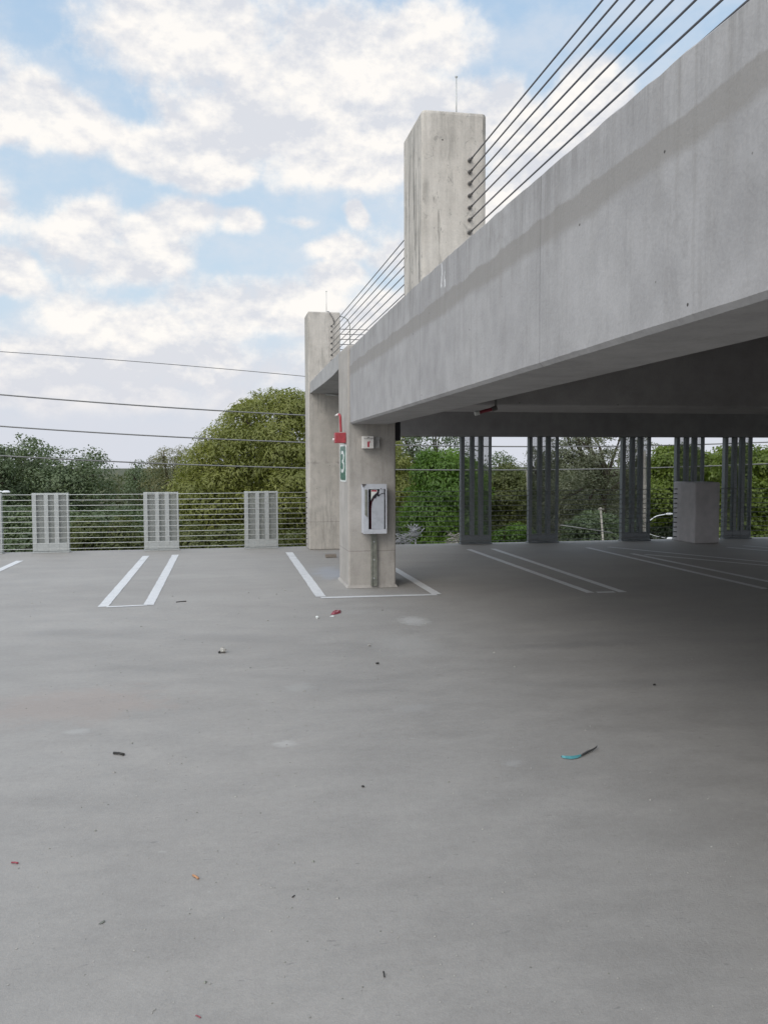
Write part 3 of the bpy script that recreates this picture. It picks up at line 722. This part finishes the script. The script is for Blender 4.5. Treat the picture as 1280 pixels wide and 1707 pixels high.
# strut channel under it
s0 = onY(618.5, 900, 10.52); s1 = onY(628, 900, 10.52); sb = onY(623, 977, 10.52).z
stt = thing('strut_channel', 'weathered grey metal channel with bolts fixed below the cabinet', 'channel', ((s0.x+s1.x)/2, 10.53, sb))
chn = MB()
zt_ = cz0-.003
chn.box((s0.x, 10.5, sb), (s0.x+.012, YC0-.001, zt_)); chn.box((s1.x-.012, 10.5, sb), (s1.x, YC0-.001, zt_)); chn.box((s0.x+.0125, 10.517, sb), (s1.x-.0125, YC0-.001, zt_))
chn.build('channel', M['strut'], stt, bevel=.002)
for v in (903, 933, 964):
    p = onY(623.5, v, 10.51)
    MB().tube([(p.x, 10.503, p.z), (p.x, 10.5165, p.z)], .011, 6).build('bolt', M['galv'], stt)

# pipe stub under the cross beam
pp = [onY(u, v, yb0-.15) for u, v in ((826, 668), (826, 678), (822, 681.5), (808, 685), (796, 688.5))]
pi = thing('sprinkler_pipe', 'short red pipe with pale cap hanging below the dark cross beam', 'pipe', tuple(pp[1]))
MB().tube(smoothpts(pp[1:4]+[pp[4]]), .015, 10).build('pipe', M['extred'], pi, smooth=True)
MB().tube([pp[4]+Vector((.012, 0, .003)), pp[4]-Vector((.025, 0, .005))], .020, 10).build('end_cap', M['cable'], pi)
MB().tube([(pp[1].x, pp[1].y, pp[1].z-.02), (pp[1].x, pp[1].y, ZC-.002)], .012, 8).build('hanger', M['fitting'], pi)
MB().tube([pp[2]+Vector((.03, 0, .01)), pp[2]-Vector((.015, 0, .005))], .022, 10).build('coupling', M['fitting'], pi)
tb = onY(543, 657.5, YF0-.05); tb2 = onY(575, 660, YF0-.05)
tube_thing('conduit', 'thin pale horizontal conduit across the top of the far pier under the slab', 'conduit', [tb, tb2], .014, M['cable'])

# ------------------------------------------------------------------ litter on the floor
def litter(u, v): return onZ(u, v)
bk0, bk1 = litter(543, 930), litter(561.5, 930)
bk = MB().box((bk0.x, bk0.y, 0.002), (bk1.x, bk0.y+.1, .055)).build('concrete_block', M['brick'], bevel=.008); tag(bk, 'small grey brown block on the floor at the foot of the far pier', 'block')
def stick(name, label, cat, p, q, r, mat, lift=0.0, taper=1.0):
    a = litter(*p); b = litter(*q); a.z = b.z = r+lift+.001
    mid = (a+b)/2; mid.z += r*.4
    o = MB().tube([a, mid, b], [r, r*.95, r*taper], 8).build(name, mat, smooth=True); tag(o, label, cat)
stick('cigar_stub', 'short dark brown stick lying on the floor at left', 'stick', (190, 1257.5), (207.5, 1260), .007, M['darkbit'])
stick('twig', 'thin dark twig on the floor in front of the double parking line', 'twig', (294, 1004.5), (311, 1003), .005, M['darkbit'])
stick('cigarette_butt', 'orange and white cigarette butt on the bare floor', 'cigarette butt', (322, 1461), (331, 1466.5), .004, M['orange'])
stick('twig', 'tiny dark twig on the floor near the bottom centre of the picture', 'twig', (639.2, 1621), (640.5, 1630), .0022, M['darkbit'])
stick('twig', 'tiny dark bit on the bare floor right of the grey scuffs, left of the middle', 'twig', (487, 1497), (491.5, 1494), .002, M['darkbit'])
stick('twig', 'small dark twig on the floor straight above the teal strip', 'twig', (1088, 1143), (1092, 1143), .006, M['darkbit'])
stick('plastic_scrap', 'tiny pink plastic scrap on the floor near the bottom edge', 'scrap', (327, 1694), (335, 1698), .0018, M['pinkred'])
stick('plastic_scrap', 'small bright red plastic scrap on the floor at the left edge', 'scrap', (20, 1439.5), (31, 1440.5), .0035, M['pinkred'])
def leafy(name, label, cat, pts, h, mat):
    a = [litter(*p) for p in pts]; c = sum(a, Vector())/len(a)
    mb = MB(); n = len(a)
    vs = [(p.x, p.y, .003) for p in a]+[(c.x+(p.x-c.x)*.7, c.y+(p.y-c.y)*.7, h*(.7+.3*((i*7) % 3))) for i, p in enumerate(a)]+[(c.x, c.y, h*.8)]
    fs = [(i, (i+1) % n, n+(i+1) % n, n+i) for i in range(n)]+[(n+i, n+(i+1) % n, 2*n) for i in range(n)]+[tuple(range(n))[::-1]]
    o = mb.add(vs, fs).build(name, mat); return tag(o, label, cat)
leafy('candy_wrapper', 'crumpled red wrapper on the floor in front of the near column', 'wrapper', [(551, 1025), (553, 1022), (559, 1020.5), (563, 1018), (569, 1018.5), (568, 1022), (562, 1024), (557, 1025)], .02, M['pinkred'])
leafy('paper_scrap', 'white torn paper flakes just below the red wrapper', 'paper', [(549, 1028.5), (553, 1026.5), (558, 1027), (556, 1029)], .006, M['signwhite'])
leafy('dark_leaf', 'small curled dark leaf lying on the floor at lower left', 'leaf', [(164, 1542), (168, 1538.5), (175, 1535.5), (176, 1537), (171, 1540.5)], .004, M['strut'])
def rock(name, label, cat, u, v, r, mat, sq=.7, seed=1, kind=None):
    rnd = random.Random(seed); p = litter(u, v); mb = MB()
    n, mrow = 8, 5; vs = []; fs = []
    for i in range(mrow+1):
        ph = math.pi*i/mrow
        for j in range(n):
            th = 2*math.pi*j/n; k = r*rnd.uniform(.75, 1.15)
            vs.append((p.x+k*math.sin(ph)*math.cos(th), p.y+k*math.sin(ph)*math.sin(th), r*sq*.9+k*sq*math.cos(ph)))
    for i in range(mrow):
        for j in range(n): fs.append((i*n+j, i*n+(j+1) % n, (i+1)*n+(j+1) % n, (i+1)*n+j))
    fs += [tuple(range(n)), tuple(range(mrow*n, mrow*n+n))[::-1]]
    o = mb.add(vs, fs).build(name, mat); return tag(o, label, cat)
rock('concrete_chunk', 'pale broken concrete chunk on the open floor, largest of the crumbs', 'rubble', 372.5, 1088, .028, M['stone'], .9, 3)
rock('concrete_chunk', 'small darker concrete crumb touching the left of the largest chunk', 'rubble', 366, 1089, .012, M['darkbit'], .8, 5)
rock('bottle_cap', 'small black and white crumb left of the red wrapper', 'crumb', 529, 1031, .018, M['signwhite'], .8, 6)
rock('dark_crumb', 'black crumb on the floor below and right of the red wrapper', 'crumb', 629, 1107, .016, M['darkbit'], .5, 7)
rock('dark_crumb', 'pair of black specks on the floor in the middle of the picture', 'crumb', 605, 1312, .009, M['darkbit'], .5, 8)
rock('pebble', 'pale pebble on the floor between the wrapper and the light oval stain', 'pebble', 615.5, 1077, .014, M['stone'], .7, 9)
# teal strip with a grey tail
tl = [litter(u, v) for u, v in ((935.5, 1263.5), (941, 1264), (950, 1264.5), (960, 1263.5), (968, 1261.5))]
feather = thing('feather', 'teal and grey feather lying on the floor at right', 'feather', (tl[2].x, tl[2].y, 0))
wds = [.008, .016, .019, .015, .005]; vs = []; n = len(tl)
for i, p in enumerate(tl): vs += [(p.x, p.y-wds[i], .004), (p.x, p.y, .014), (p.x, p.y+wds[i], .004)]
MB().add(vs, [(3*i+k, 3*i+k+1, 3*i+k+4, 3*i+k+3) for i in range(n-1) for k in (0, 1)]+[(3*i, 3*i+3, 3*i+5, 3*i+2) for i in range(n-1)]).build('vane', M['teal'], feather)
tg = [litter(u, v) for u, v in ((967, 1262), (973, 1259), (980, 1255), (987, 1252.5), (993, 1249.5), (995, 1247))]
for p, h in zip(tg, (.006, .008, .008, .009, .012, .014)): p.z = h
MB().tube(tg, [.004, .006, .006, .005, .0035, .001], 6).build('tail', M['grey'], feather, smooth=True)
# scattered grit, nobody could count it
def grit():
    rnd = random.Random(11); 
    for nm, mat, cnt, sd in (('pale_grit', M['stone'], 800, 1), ('dark_grit', M['strut'], 260, 2)):
        mb = MB(); rnd = random.Random(sd)
        for k in range(cnt):
            if rnd.random() < .55: u, v = rnd.gauss(420, 190), 980+abs(rnd.gauss(0, 170))
            else: u, v = rnd.uniform(0, 1280), rnd.uniform(960, 1700)
            p = litter(u, v); r = rnd.uniform(.0010, .0028)*(1+.15*p.y)*(1.8 if rnd.random() < .06 else 1)
            r = min(r, .011)
            pts = [(p.x+r*rnd.uniform(.6, 1.6)*math.cos(a+.3), p.y+r*rnd.uniform(.6, 1.6)*math.sin(a+.3), .001) for a in (0, 1.6, 3.1, 4.7)]
            mb.add(pts+[(p.x, p.y, r*1.0)], [(0, 1, 4), (1, 2, 4), (2, 3, 4), (3, 0, 4), (3, 2, 1, 0)])
        o = mb.build(nm, mat); tag(o, 'scattered '+('pale' if sd == 1 else 'dark')+' grit and crumbs over the parking floor', 'grit', kind='stuff')
grit()

# ------------------------------------------------------------------ power lines, poles, lamps beyond
YW = 24.0
WG = 'power lines crossing behind the parking deck'
def pwire(label, pts, r):
    xs = [p[0] for p in pts]
    P3 = [onY(u, v, YW) for u, v in pts]
    A = np.polyfit([p.x for p in P3], [p.z for p in P3], 2)
    X0, X1 = P3[0].x-12, P3[-1].x+6
    q = [(x, YW, float(np.polyval(A, x))) for x in np.linspace(X0, X1, 40)]
    tube_thing('power_line', label, 'power line', q, r, M['wire'], WG, 6)
pwire('thinnest and highest power line against the sky, ending behind the far pier', [(0, 586), (250, 604.5), (505, 627)], .009)
pwire('second highest power line, crossing the crown top of the big round tree', [(0, 659), (250, 675.5), (510, 692), (900, 706), (1280, 702)], .018)
pwire('third power line, crossing the upper half of the big round tree', [(0, 711), (250, 725), (510, 738.5), (664, 742), (900, 744.5), (1100, 742.5), (1280, 737)], .018)
pwire('lowest power line, crossing the middle of the big round tree', [(0, 760), (250, 771), (510, 781), (766, 784), (960, 782), (1280, 773)], .018)
GZ = -7.1
def pole(label, p, q, Y, r, cap=False):
    a, b = onY(*p, Y), onY(*q, Y); d = (b-a); k = (GZ-a.z)/d.z; base = a+d*k
    t = thing('utility_pole', label, 'utility pole', tuple(base), 'poles beyond the railing')
    MB().tube([base, base.lerp(a, .5), a], [r*1.3, r*1.1, r], 10).build('shaft', M['wood'], t, smooth=True)
    if cap: MB().box((a.x-.11, Y-.05, a.z-.08), (a.x+.11, Y-.01-r, a.z-.03)).build('crossarm', M['wood'], t, bevel=.01)
pole('pale wooden utility pole seen through the mesh panel left of the stub column', (1073, 752), (1074, 905), 31, .075)
pole('thin pale pole with short crossarm leaning between two tall mesh panels', (1000.5, 846), (1005, 908), 27, .032, True)
pole('grey post just left of the second tall mesh panel', (879.5, 784), (881, 860), 27, .05)
def lamp(label, pts, head, Y, thick=.03):
    P3 = [onY(u, v, Y) for u, v in pts]; base = Vector((P3[0].x, Y, GZ))
    t = thing('street_lamp', label, 'street lamp', tuple(base), 'street lamps beyond the railing')
    MB().tube([base, Vector((P3[0].x, Y, P3[0].z))], [.06, .035], 10).build('pole', M['strut'], t, smooth=True)
    MB().tube(smoothpts(P3), thick, 8).build('arm', M['lamp'], t, smooth=True)
    h = onY(*head, Y)
    MB().tube([h+Vector((-.13, 0, 0)), h+Vector((-.08, 0, .01)), h+Vector((.07, 0, .01)), h+Vector((.12, 0, 0))], [.02, .045, .045, .02], 10).build('lamp_head', M['lamp'], t, smooth=True)
lamp('street lamp with curved white arm, its head left of the short stub column', [(1078, 872), (1086, 865), (1095, 860), (1108, 857.5)], (1115, 857), 27, .016)
lamp('lower street lamp head near the floor edge left of the short stub column', [(1080, 889), (1090, 893), (1102, 895.5), (1108, 897)], (1116, 898), 30, .010)
lamp('street lamp whose white head shows just above the railing at the left edge', [(-40, 826), (-25, 820), (-10, 818), (4, 820)], (11, 820.5), 30)
tube_thing('guy_wire', 'pale sloping wire behind the railing below the sparse oak', 'wire', [onY(928, 874.5, 26.5), onY(1020, 888, 26.5)], .017, M['wire'])

# ------------------------------------------------------------------ trees
def in_poly(px, py, poly):
    c = np.zeros(px.shape, bool); n = len(poly)
    for i in range(n):
        x0, y0 = poly[i]; x1, y1 = poly[(i+1) % n]
        k = ((y0 > py) != (y1 > py)) & (px < (x1-x0)*(py-y0)/((y1-y0) or 1e-9)+x0); c ^= k
    return c
def edge_dist(px, py, poly):
    dm = np.full(px.shape, 1e9); n = len(poly)
    for i in range(n):
        a = np.array(poly[i], float); b = np.array(poly[(i+1) % n], float); ab = b-a
        t = np.clip(((px-a[0])*ab[0]+(py-a[1])*ab[1])/(ab@ab), 0, 1)
        dm = np.minimum(dm, np.hypot(px-a[0]-t*ab[0], py-a[1]-t*ab[1]))
    return dm
R0 = np.array(rt); U0 = np.array(up); F0_ = np.array(fw)
def tree(name, label, poly, Yd, mat, seed, clump=1.0, leaf=(.30, .11), nclump=150, per=150, droop=.3, thick=.8, trunk_u=None, gap=.0, group='trees standing beyond the parking deck', branches=10, cat='tree'):
    rg = np.random.default_rng(seed); nclump = int(nclump*1.35); per = int(per*2.2); leaf = (leaf[0]*.50, leaf[1]*.60)
    poly = [tuple(p) for p in poly]
    us = [p[0] for p in poly]; vs_ = [p[1] for p in poly]
    px = rg.uniform(min(us), max(us), nclump*14); py = rg.uniform(min(vs_), max(vs_), nclump*14)
    ok = in_poly(px, py, poly); px, py = px[ok][:nclump*2], py[ok][:nclump*2]
    dd = edge_dist(px, py, poly)*Yd/F_PX
    cr = clump*rg.uniform(.55, 1.15, len(px))
    keep = dd > .12
    cr = np.minimum(cr, np.maximum(dd*1.15, .34)); px, py, dd, cr = px[keep][:nclump], py[keep][:nclump], dd[keep][:nclump], cr[keep][:nclump]
    half = (max(us)-min(us))/2*Yd/F_PX
    dep = rg.uniform(-1, 1, len(px))*np.sqrt(np.maximum(0, 1-(1-np.clip(dd/half, 0, 1))**2))*half*thick
    dep = np.where(rg.random(len(px)) < .55, -np.abs(dep), dep)
    dirs = F0_[None]+R0[None]*((px-640)/F_PX)[:, None]-U0[None]*((py-853.5)/F_PX)[:, None]
    C = np.array([0, 0, EYE])+dirs*((Yd+dep)/dirs[:, 1])[:, None]
    nl = np.maximum(12, (per*(cr/clump)**2*rg.uniform(.7, 1.2, len(cr)))).astype(int)
    if gap: nl = (nl*np.where((py < np.percentile(py, 35)), 1-gap, 1)).astype(int)
    idx = np.repeat(np.arange(len(C)), nl); N = len(idx)
    d = rg.normal(size=(N, 3)); d /= np.linalg.norm(d, axis=1)[:, None]
    d[:, 2] = np.where((d[:, 2] < -.2) & (rg.random(N) < .6), -d[:, 2], d[:, 2])
    lob = 1+.22*np.sin(d[:, 0]*5+idx*1.7)*np.cos(d[:, 1]*4+idx*.9)
    rad = cr[idx]*rg.uniform(.45, 1.08, N)**.6*lob
    p = C[idx]+d*rad[:, None]*np.array([1.15, 1.15, .62])
    nrm = d+rg.normal(size=(N, 3))*.36+np.array([0, 0, .3]); nrm /= np.linalg.norm(nrm, axis=1)[:, None]
    t1 = rg.normal(size=(N, 3)); t1[:, 2] -= droop*2.2; t1 -= nrm*np.sum(t1*nrm, 1)[:, None]; t1 /= np.linalg.norm(t1, axis=1)[:, None]
    t2 = np.cross(nrm, t1)
    L = (leaf[0]*rg.uniform(.6, 1.3, N))[:, None]; W = (leaf[1]*rg.uniform(.6, 1.3, N))[:, None]
    V = np.empty((N, 4, 3)); V[:, 0] = p; V[:, 1] = p+t1*L*.5+t2*W*.5; V[:, 2] = p+t1*L; V[:, 3] = p+t1*L*.45-t2*W*.5
    me = bpy.data.meshes.new('crown'); me.vertices.add(N*4); me.vertices.foreach_set('co', V.reshape(-1).astype(np.float32))
    me.loops.add(N*4); me.loops.foreach_set('vertex_index', np.arange(N*4, dtype=np.int32))
    me.polygons.add(N); me.polygons.foreach_set('loop_start', np.arange(0, N*4, 4, dtype=np.int32)); me.polygons.foreach_set('loop_total', np.full(N, 4, np.int32))
    me.update(calc_edges=True); me.materials.append(mat)
    tu = trunk_u if trunk_u is not None else (min(us)+max(us))/2
    b = onY(tu, 900, Yd); base = Vector((b.x, Yd, -7.2))
    t = thing(name, label, cat, tuple(base), group)
    o = bpy.data.objects.new('crown', me); col.objects.link(o); o.parent = t; o.location = -base
    # trunk with limbs
    tr = MB(); rnd = random.Random(seed)
    topi = np.argsort(py)[:max(4, len(py)//3)]
    cz = float(np.percentile(C[:, 2], 35)); hub = Vector((base.x+rnd.uniform(-.4, .4), Yd, max(-5, min(cz, 0))))
    rr = (.09+.022*half+.1)*(.55 if branches > 12 else 1)
    tr.tube([base, base.lerp(hub, .5)+Vector((rnd.uniform(-.15, .15), 0, 0)), hub], [rr*1.3, rr, rr*.8], 9)
    for k in range(branches):
        i = int(rg.integers(len(C))) if k % 2 else int(topi[rg.integers(len(topi))])
        e = Vector(C[i]); m1 = hub.lerp(e, .35)+Vector((rnd.uniform(-.4, .4), rnd.uniform(-.4, .4), rnd.uniform(.1, .7))); m2 = hub.lerp(e, .7)+Vector((rnd.uniform(-.3, .3), 0, rnd.uniform(0, .3)))
        tr.tube(smoothpts([hub, m1, m2, e], 3), [rr*.55*(1-j/10)+.015 for j in range(10)], 6)
        for s in range(3):
            kk = 1.0 if gap is None or branches > 20 else .45
            e2 = e+Vector((rnd.uniform(-1, 1), rnd.uniform(-1, 1), rnd.uniform(-.5, .5)))*clump*kk
            tr.tube([m2, (m2+e2)/2+Vector((0, 0, .15)), e2], [rr*.22, rr*.15, .01], 5)
    tr.build('trunk', M['bark'], t, smooth=True)
    return t

LM = {k: leaf_mat('leaves_'+k, a, b, tr) for k, a, b, tr in (
    ('dark', (.070, .100, .055), (.165, .210, .105), .25),
    ('grey', (.10, .115, .07), (.20, .21, .135), .25),
    ('tan', (.14, .145, .07), (.25, .24, .125), .3),
    ('pepper', (.17, .19, .050), (.30, .31, .085), .35),
    ('bright', (.060, .125, .018), (.165, .275, .038), .4),
    ('lime', (.085, .130, .018), (.210, .265, .050), .4),
    ('olive', (.065, .085, .025), (.15, .16, .05), .3))}
tree('broadleaf_tree', 'dark green bushy tree with ragged top at the left edge', [(-90,960),(-95,760),(-40,738),(0,732),(22,738),(42,716),(62,730),(85,742),(105,724),(128,748),(150,745),(172,757),(186,782),(190,830),(185,880),(195,960)], 40, LM['dark'], 1, 1.0, (.26,.13), 200, 170, .1)
tree('broadleaf_tree', 'dark green tree seen only from a step to the left of the picture', [(-420,960),(-430,800),(-380,740),(-300,715),(-200,730),(-130,745),(-70,780),(-70,960)], 46, LM['grey'], 21, 1.2, (.3,.14), 110, 130, .1)
tree('small_tree', 'small dark tree in the gap behind the big round tree', [(196,960),(200,825),(212,790),(222,768),(236,757),(252,770),(270,785),(290,810),(300,960)], 58, LM['dark'], 2, 1.0, (.32,.15), 90, 130, .1)
tree('small_tree', 'pale olive tan tree peeping out left of the big round tree', [(236,960),(240,800),(248,765),(268,745),(292,737),(315,745),(340,760),(360,820),(360,960)], 50, LM['tan'], 3, .9, (.26,.08), 120, 150, .5)
tree('pepper_tree', 'big round feathery yellow green tree left of and behind the columns', [(285,990),(278,880),(290,815),(303,768),(322,742),(345,712),(372,690),(408,660),(440,650),(480,646),(530,648),(585,660),(635,700),(666,735),(690,785),(686,835),(668,862),(640,900),(620,990)], 35, LM['pepper'], 4, .95, (.34,.085), 420, 260, .5, .8)
tree('broadleaf_tree', 'bright green tree right of the near column, in front of darker trees', [(680,990),(676,900),(668,850),(690,800),(682,775),(700,758),(722,748),(748,744),(775,752),(800,770),(812,810),(805,880),(812,990)], 29, LM['bright'], 5, .75, (.24,.085), 150, 230, .9)
tree('broadleaf_tree', 'dark tree rising behind the bright green tree right of the near column', [(640,960),(645,720),(690,690),(735,700),(770,722),(790,745),(815,790),(820,960)], 48, LM['dark'], 6, 1.1, (.34,.16), 140, 120, .2, gap=.35)
tree('broadleaf_tree', 'olive tree showing between the first two tall mesh panels', [(775,990),(782,850),(800,800),(822,782),(845,768),(868,785),(884,800),(900,860),(905,990)], 32, LM['olive'], 7, .6, (.22,.09), 200, 170, .4)
tree('broadleaf_tree', 'darker tree with ragged top behind the olive tree', [(775,960),(780,790),(800,768),(826,752),(846,752),(862,774),(880,800),(900,960)], 46, LM['dark'], 8, .9, (.26,.13), 130, 130, .1, gap=.2)
tree('broadleaf_tree', 'grey green tree behind the second tall mesh panel', [(862,960),(858,790),(872,756),(890,738),(908,745),(925,770),(940,800),(945,960)], 50, LM['grey'], 9, .9, (.26,.13), 110, 140, .1, gap=.2)
tree('oak_tree', 'sparse spreading oak with sky showing through its branches under the deck edge', [(915,850),(912,760),(922,725),(950,705),(990,700),(1030,710),(1060,702),(1090,722),(1096,770),(1090,850)], 37, LM['grey'], 10, .5, (.19,.10), 150, 62, .1, branches=16)
tree('broadleaf_tree', 'dense grey green tree mass below the sparse oak', [(905,990),(905,830),(925,795),(955,782),(990,790),(1020,785),(1055,795),(1085,812),(1090,990)], 42, LM['grey'], 11, .8, (.24,.11), 220, 170, .5)
tree('shrub', 'dark green shrub low behind the railing below the sparse oak', [(930,990),(940,880),(965,850),(1000,845),(1030,860),(1060,870),(1070,990)], 30, LM['dark'], 12, .5, (.2,.09), 120, 130, .3, cat='shrub')
tree('maple_tree', 'yellow green leafy tree left of the short stub column', [(1070,890),(1068,800),(1080,765),(1092,748),(1120,742),(1150,740),(1180,748),(1205,765),(1210,830),(1195,890),(1120,870)], 33, LM['lime'], 13, .65, (.26,.15), 190, 140, .3)
tree('maple_tree', 'yellow green leafy tree filling the right edge behind the railing', [(1185,990),(1190,800),(1185,760),(1205,740),(1235,738),(1262,745),(1290,732),(1330,738),(1365,760),(1370,990)], 31, LM['lime'], 14, .65, (.26,.15), 300, 150, .3)
tree('shrub', 'dark green shrub behind the street lamp left of the stub column', [(1060,990),(1065,880),(1080,835),(1105,822),(1130,835),(1160,860),(1190,870),(1200,990)], 36, LM['dark'], 15, .6, (.22,.11), 150, 140, .2, cat='shrub')
tree('shrub', 'dark shrub low behind the railing right of the near column', [(650,990),(655,880),(680,850),(710,855),(750,870),(775,880),(780,990)], 34, LM['dark'], 16, .6, (.22,.11), 110, 130, .3, cat='shrub')
tree('shrub', 'dark green shrub low behind the railing under the left edge tree', [(-60,1000),(-60,850),(0,838),(60,842),(120,835),(180,845),(240,838),(290,850),(320,880),(320,1000)], 34, LM['dark'], 17, .8, (.24,.12), 260, 150, .3, cat='shrub')
tree('shrub', 'olive shrub low behind the railing between the first two low panels', [(110,1000),(115,880),(140,862),(180,866),(215,860),(240,885),(245,1000)], 30, LM['olive'], 18, .5, (.22,.09), 120, 130, .5, cat='shrub')
tree('shrub', 'olive green shrub low behind the railing between the second and third low panels', [(295,1000),(297,895),(320,865),(350,885),(400,872),(450,895),(500,880),(525,1000)], 29, LM['olive'], 19, .5, (.24,.09), 170, 150, .5, cat='shrub')
tree('shrub', 'green shrub low behind the railing between the tall panels at centre', [(810,1000),(815,890),(840,868),(870,875),(890,890),(895,1000)], 28, LM['bright'], 20, .4, (.18,.08), 80, 120, .5, cat='shrub')

# far wood: reads as one mass
def far_wood():
    rg = np.random.default_rng(77); N = 60000
    x = rg.uniform(-260, 300, N); y = 150+rg.uniform(0, 25, N); 
    h = 5.2+1.6*np.sin(x*.11)+1.2*np.sin(x*.37+1)+.7*np.sin(x*.9); z = -7+(h+1.5)*rg.random(N)**.7
    P = np.stack([x, y, z], 1); a = rg.normal(size=(N, 3)); b = rg.normal(size=(N, 3)); a /= np.linalg.norm(a, axis=1)[:, None]; b /= np.linalg.norm(b, axis=1)[:, None]
    V = np.stack([P, P+a*.8, P+a*.8+b*.6, P+b*.6], 1)
    me = bpy.data.meshes.new('distant_wood'); me.vertices.add(N*4); me.vertices.foreach_set('co', V.reshape(-1).astype(np.float32))
    me.loops.add(N*4); me.loops.foreach_set('vertex_index', np.arange(N*4, dtype=np.int32))
    me.polygons.add(N); me.polygons.foreach_set('loop_start', np.arange(0, N*4, 4, dtype=np.int32)); me.polygons.foreach_set('loop_total', np.full(N, 4, np.int32))
    me.update(calc_edges=True); me.materials.append(LM['grey'])
    o = bpy.data.objects.new('distant_wood', me); col.objects.link(o); tag(o, 'low dark line of distant woodland on the horizon', 'woodland', kind='stuff')
far_wood()

# bare pale branches behind the railing
def bare(label, u0, u1, v0, v1, Y, n, r, mat, seed):
    rnd = random.Random(seed); mb = MB(); b = onY((u0+u1)/2, v1+8, Y); base = Vector((b.x, Y, -7.2))
    t = thing('bare_shrub', label, 'shrub', tuple(base), 'bare shrubs behind the railing')
    mb.tube([base, Vector((b.x, Y, b.z))], [.05, .02], 6)
    for k in range(n):
        e = onY(rnd.uniform(u0, u1), rnd.uniform(v0, v1), Y+rnd.uniform(-.5, .5)); s = onY(rnd.uniform(u0, u1), v1+rnd.uniform(-6, 8), Y)
        m1 = s.lerp(e, .5)+Vector((rnd.uniform(-.25, .25), 0, rnd.uniform(-.1, .2)))
        mb.tube(smoothpts([s, m1, e, e+Vector((rnd.uniform(-.2, .2), 0, rnd.uniform(-.15, .15)))], 3), r*rnd.uniform(.6, 1.2), 5)
    mb.build('branches', mat, t, smooth=True)
bare('tangle of silvery white dead branches behind the railing right of the near column', 655, 686, 892, 908, 22, 24, .008, M['foilbranch'], 3)
bare('clump of bright silvery dead twigs standing beside the white tangle', 685, 700, 881, 892, 22, 18, .009, M['foilbranch'], 4)
bare('dry brown twigs behind the railing beside the first tall mesh panel', 745, 768, 886, 910, 22, 22, .008, M['wood'], 5)
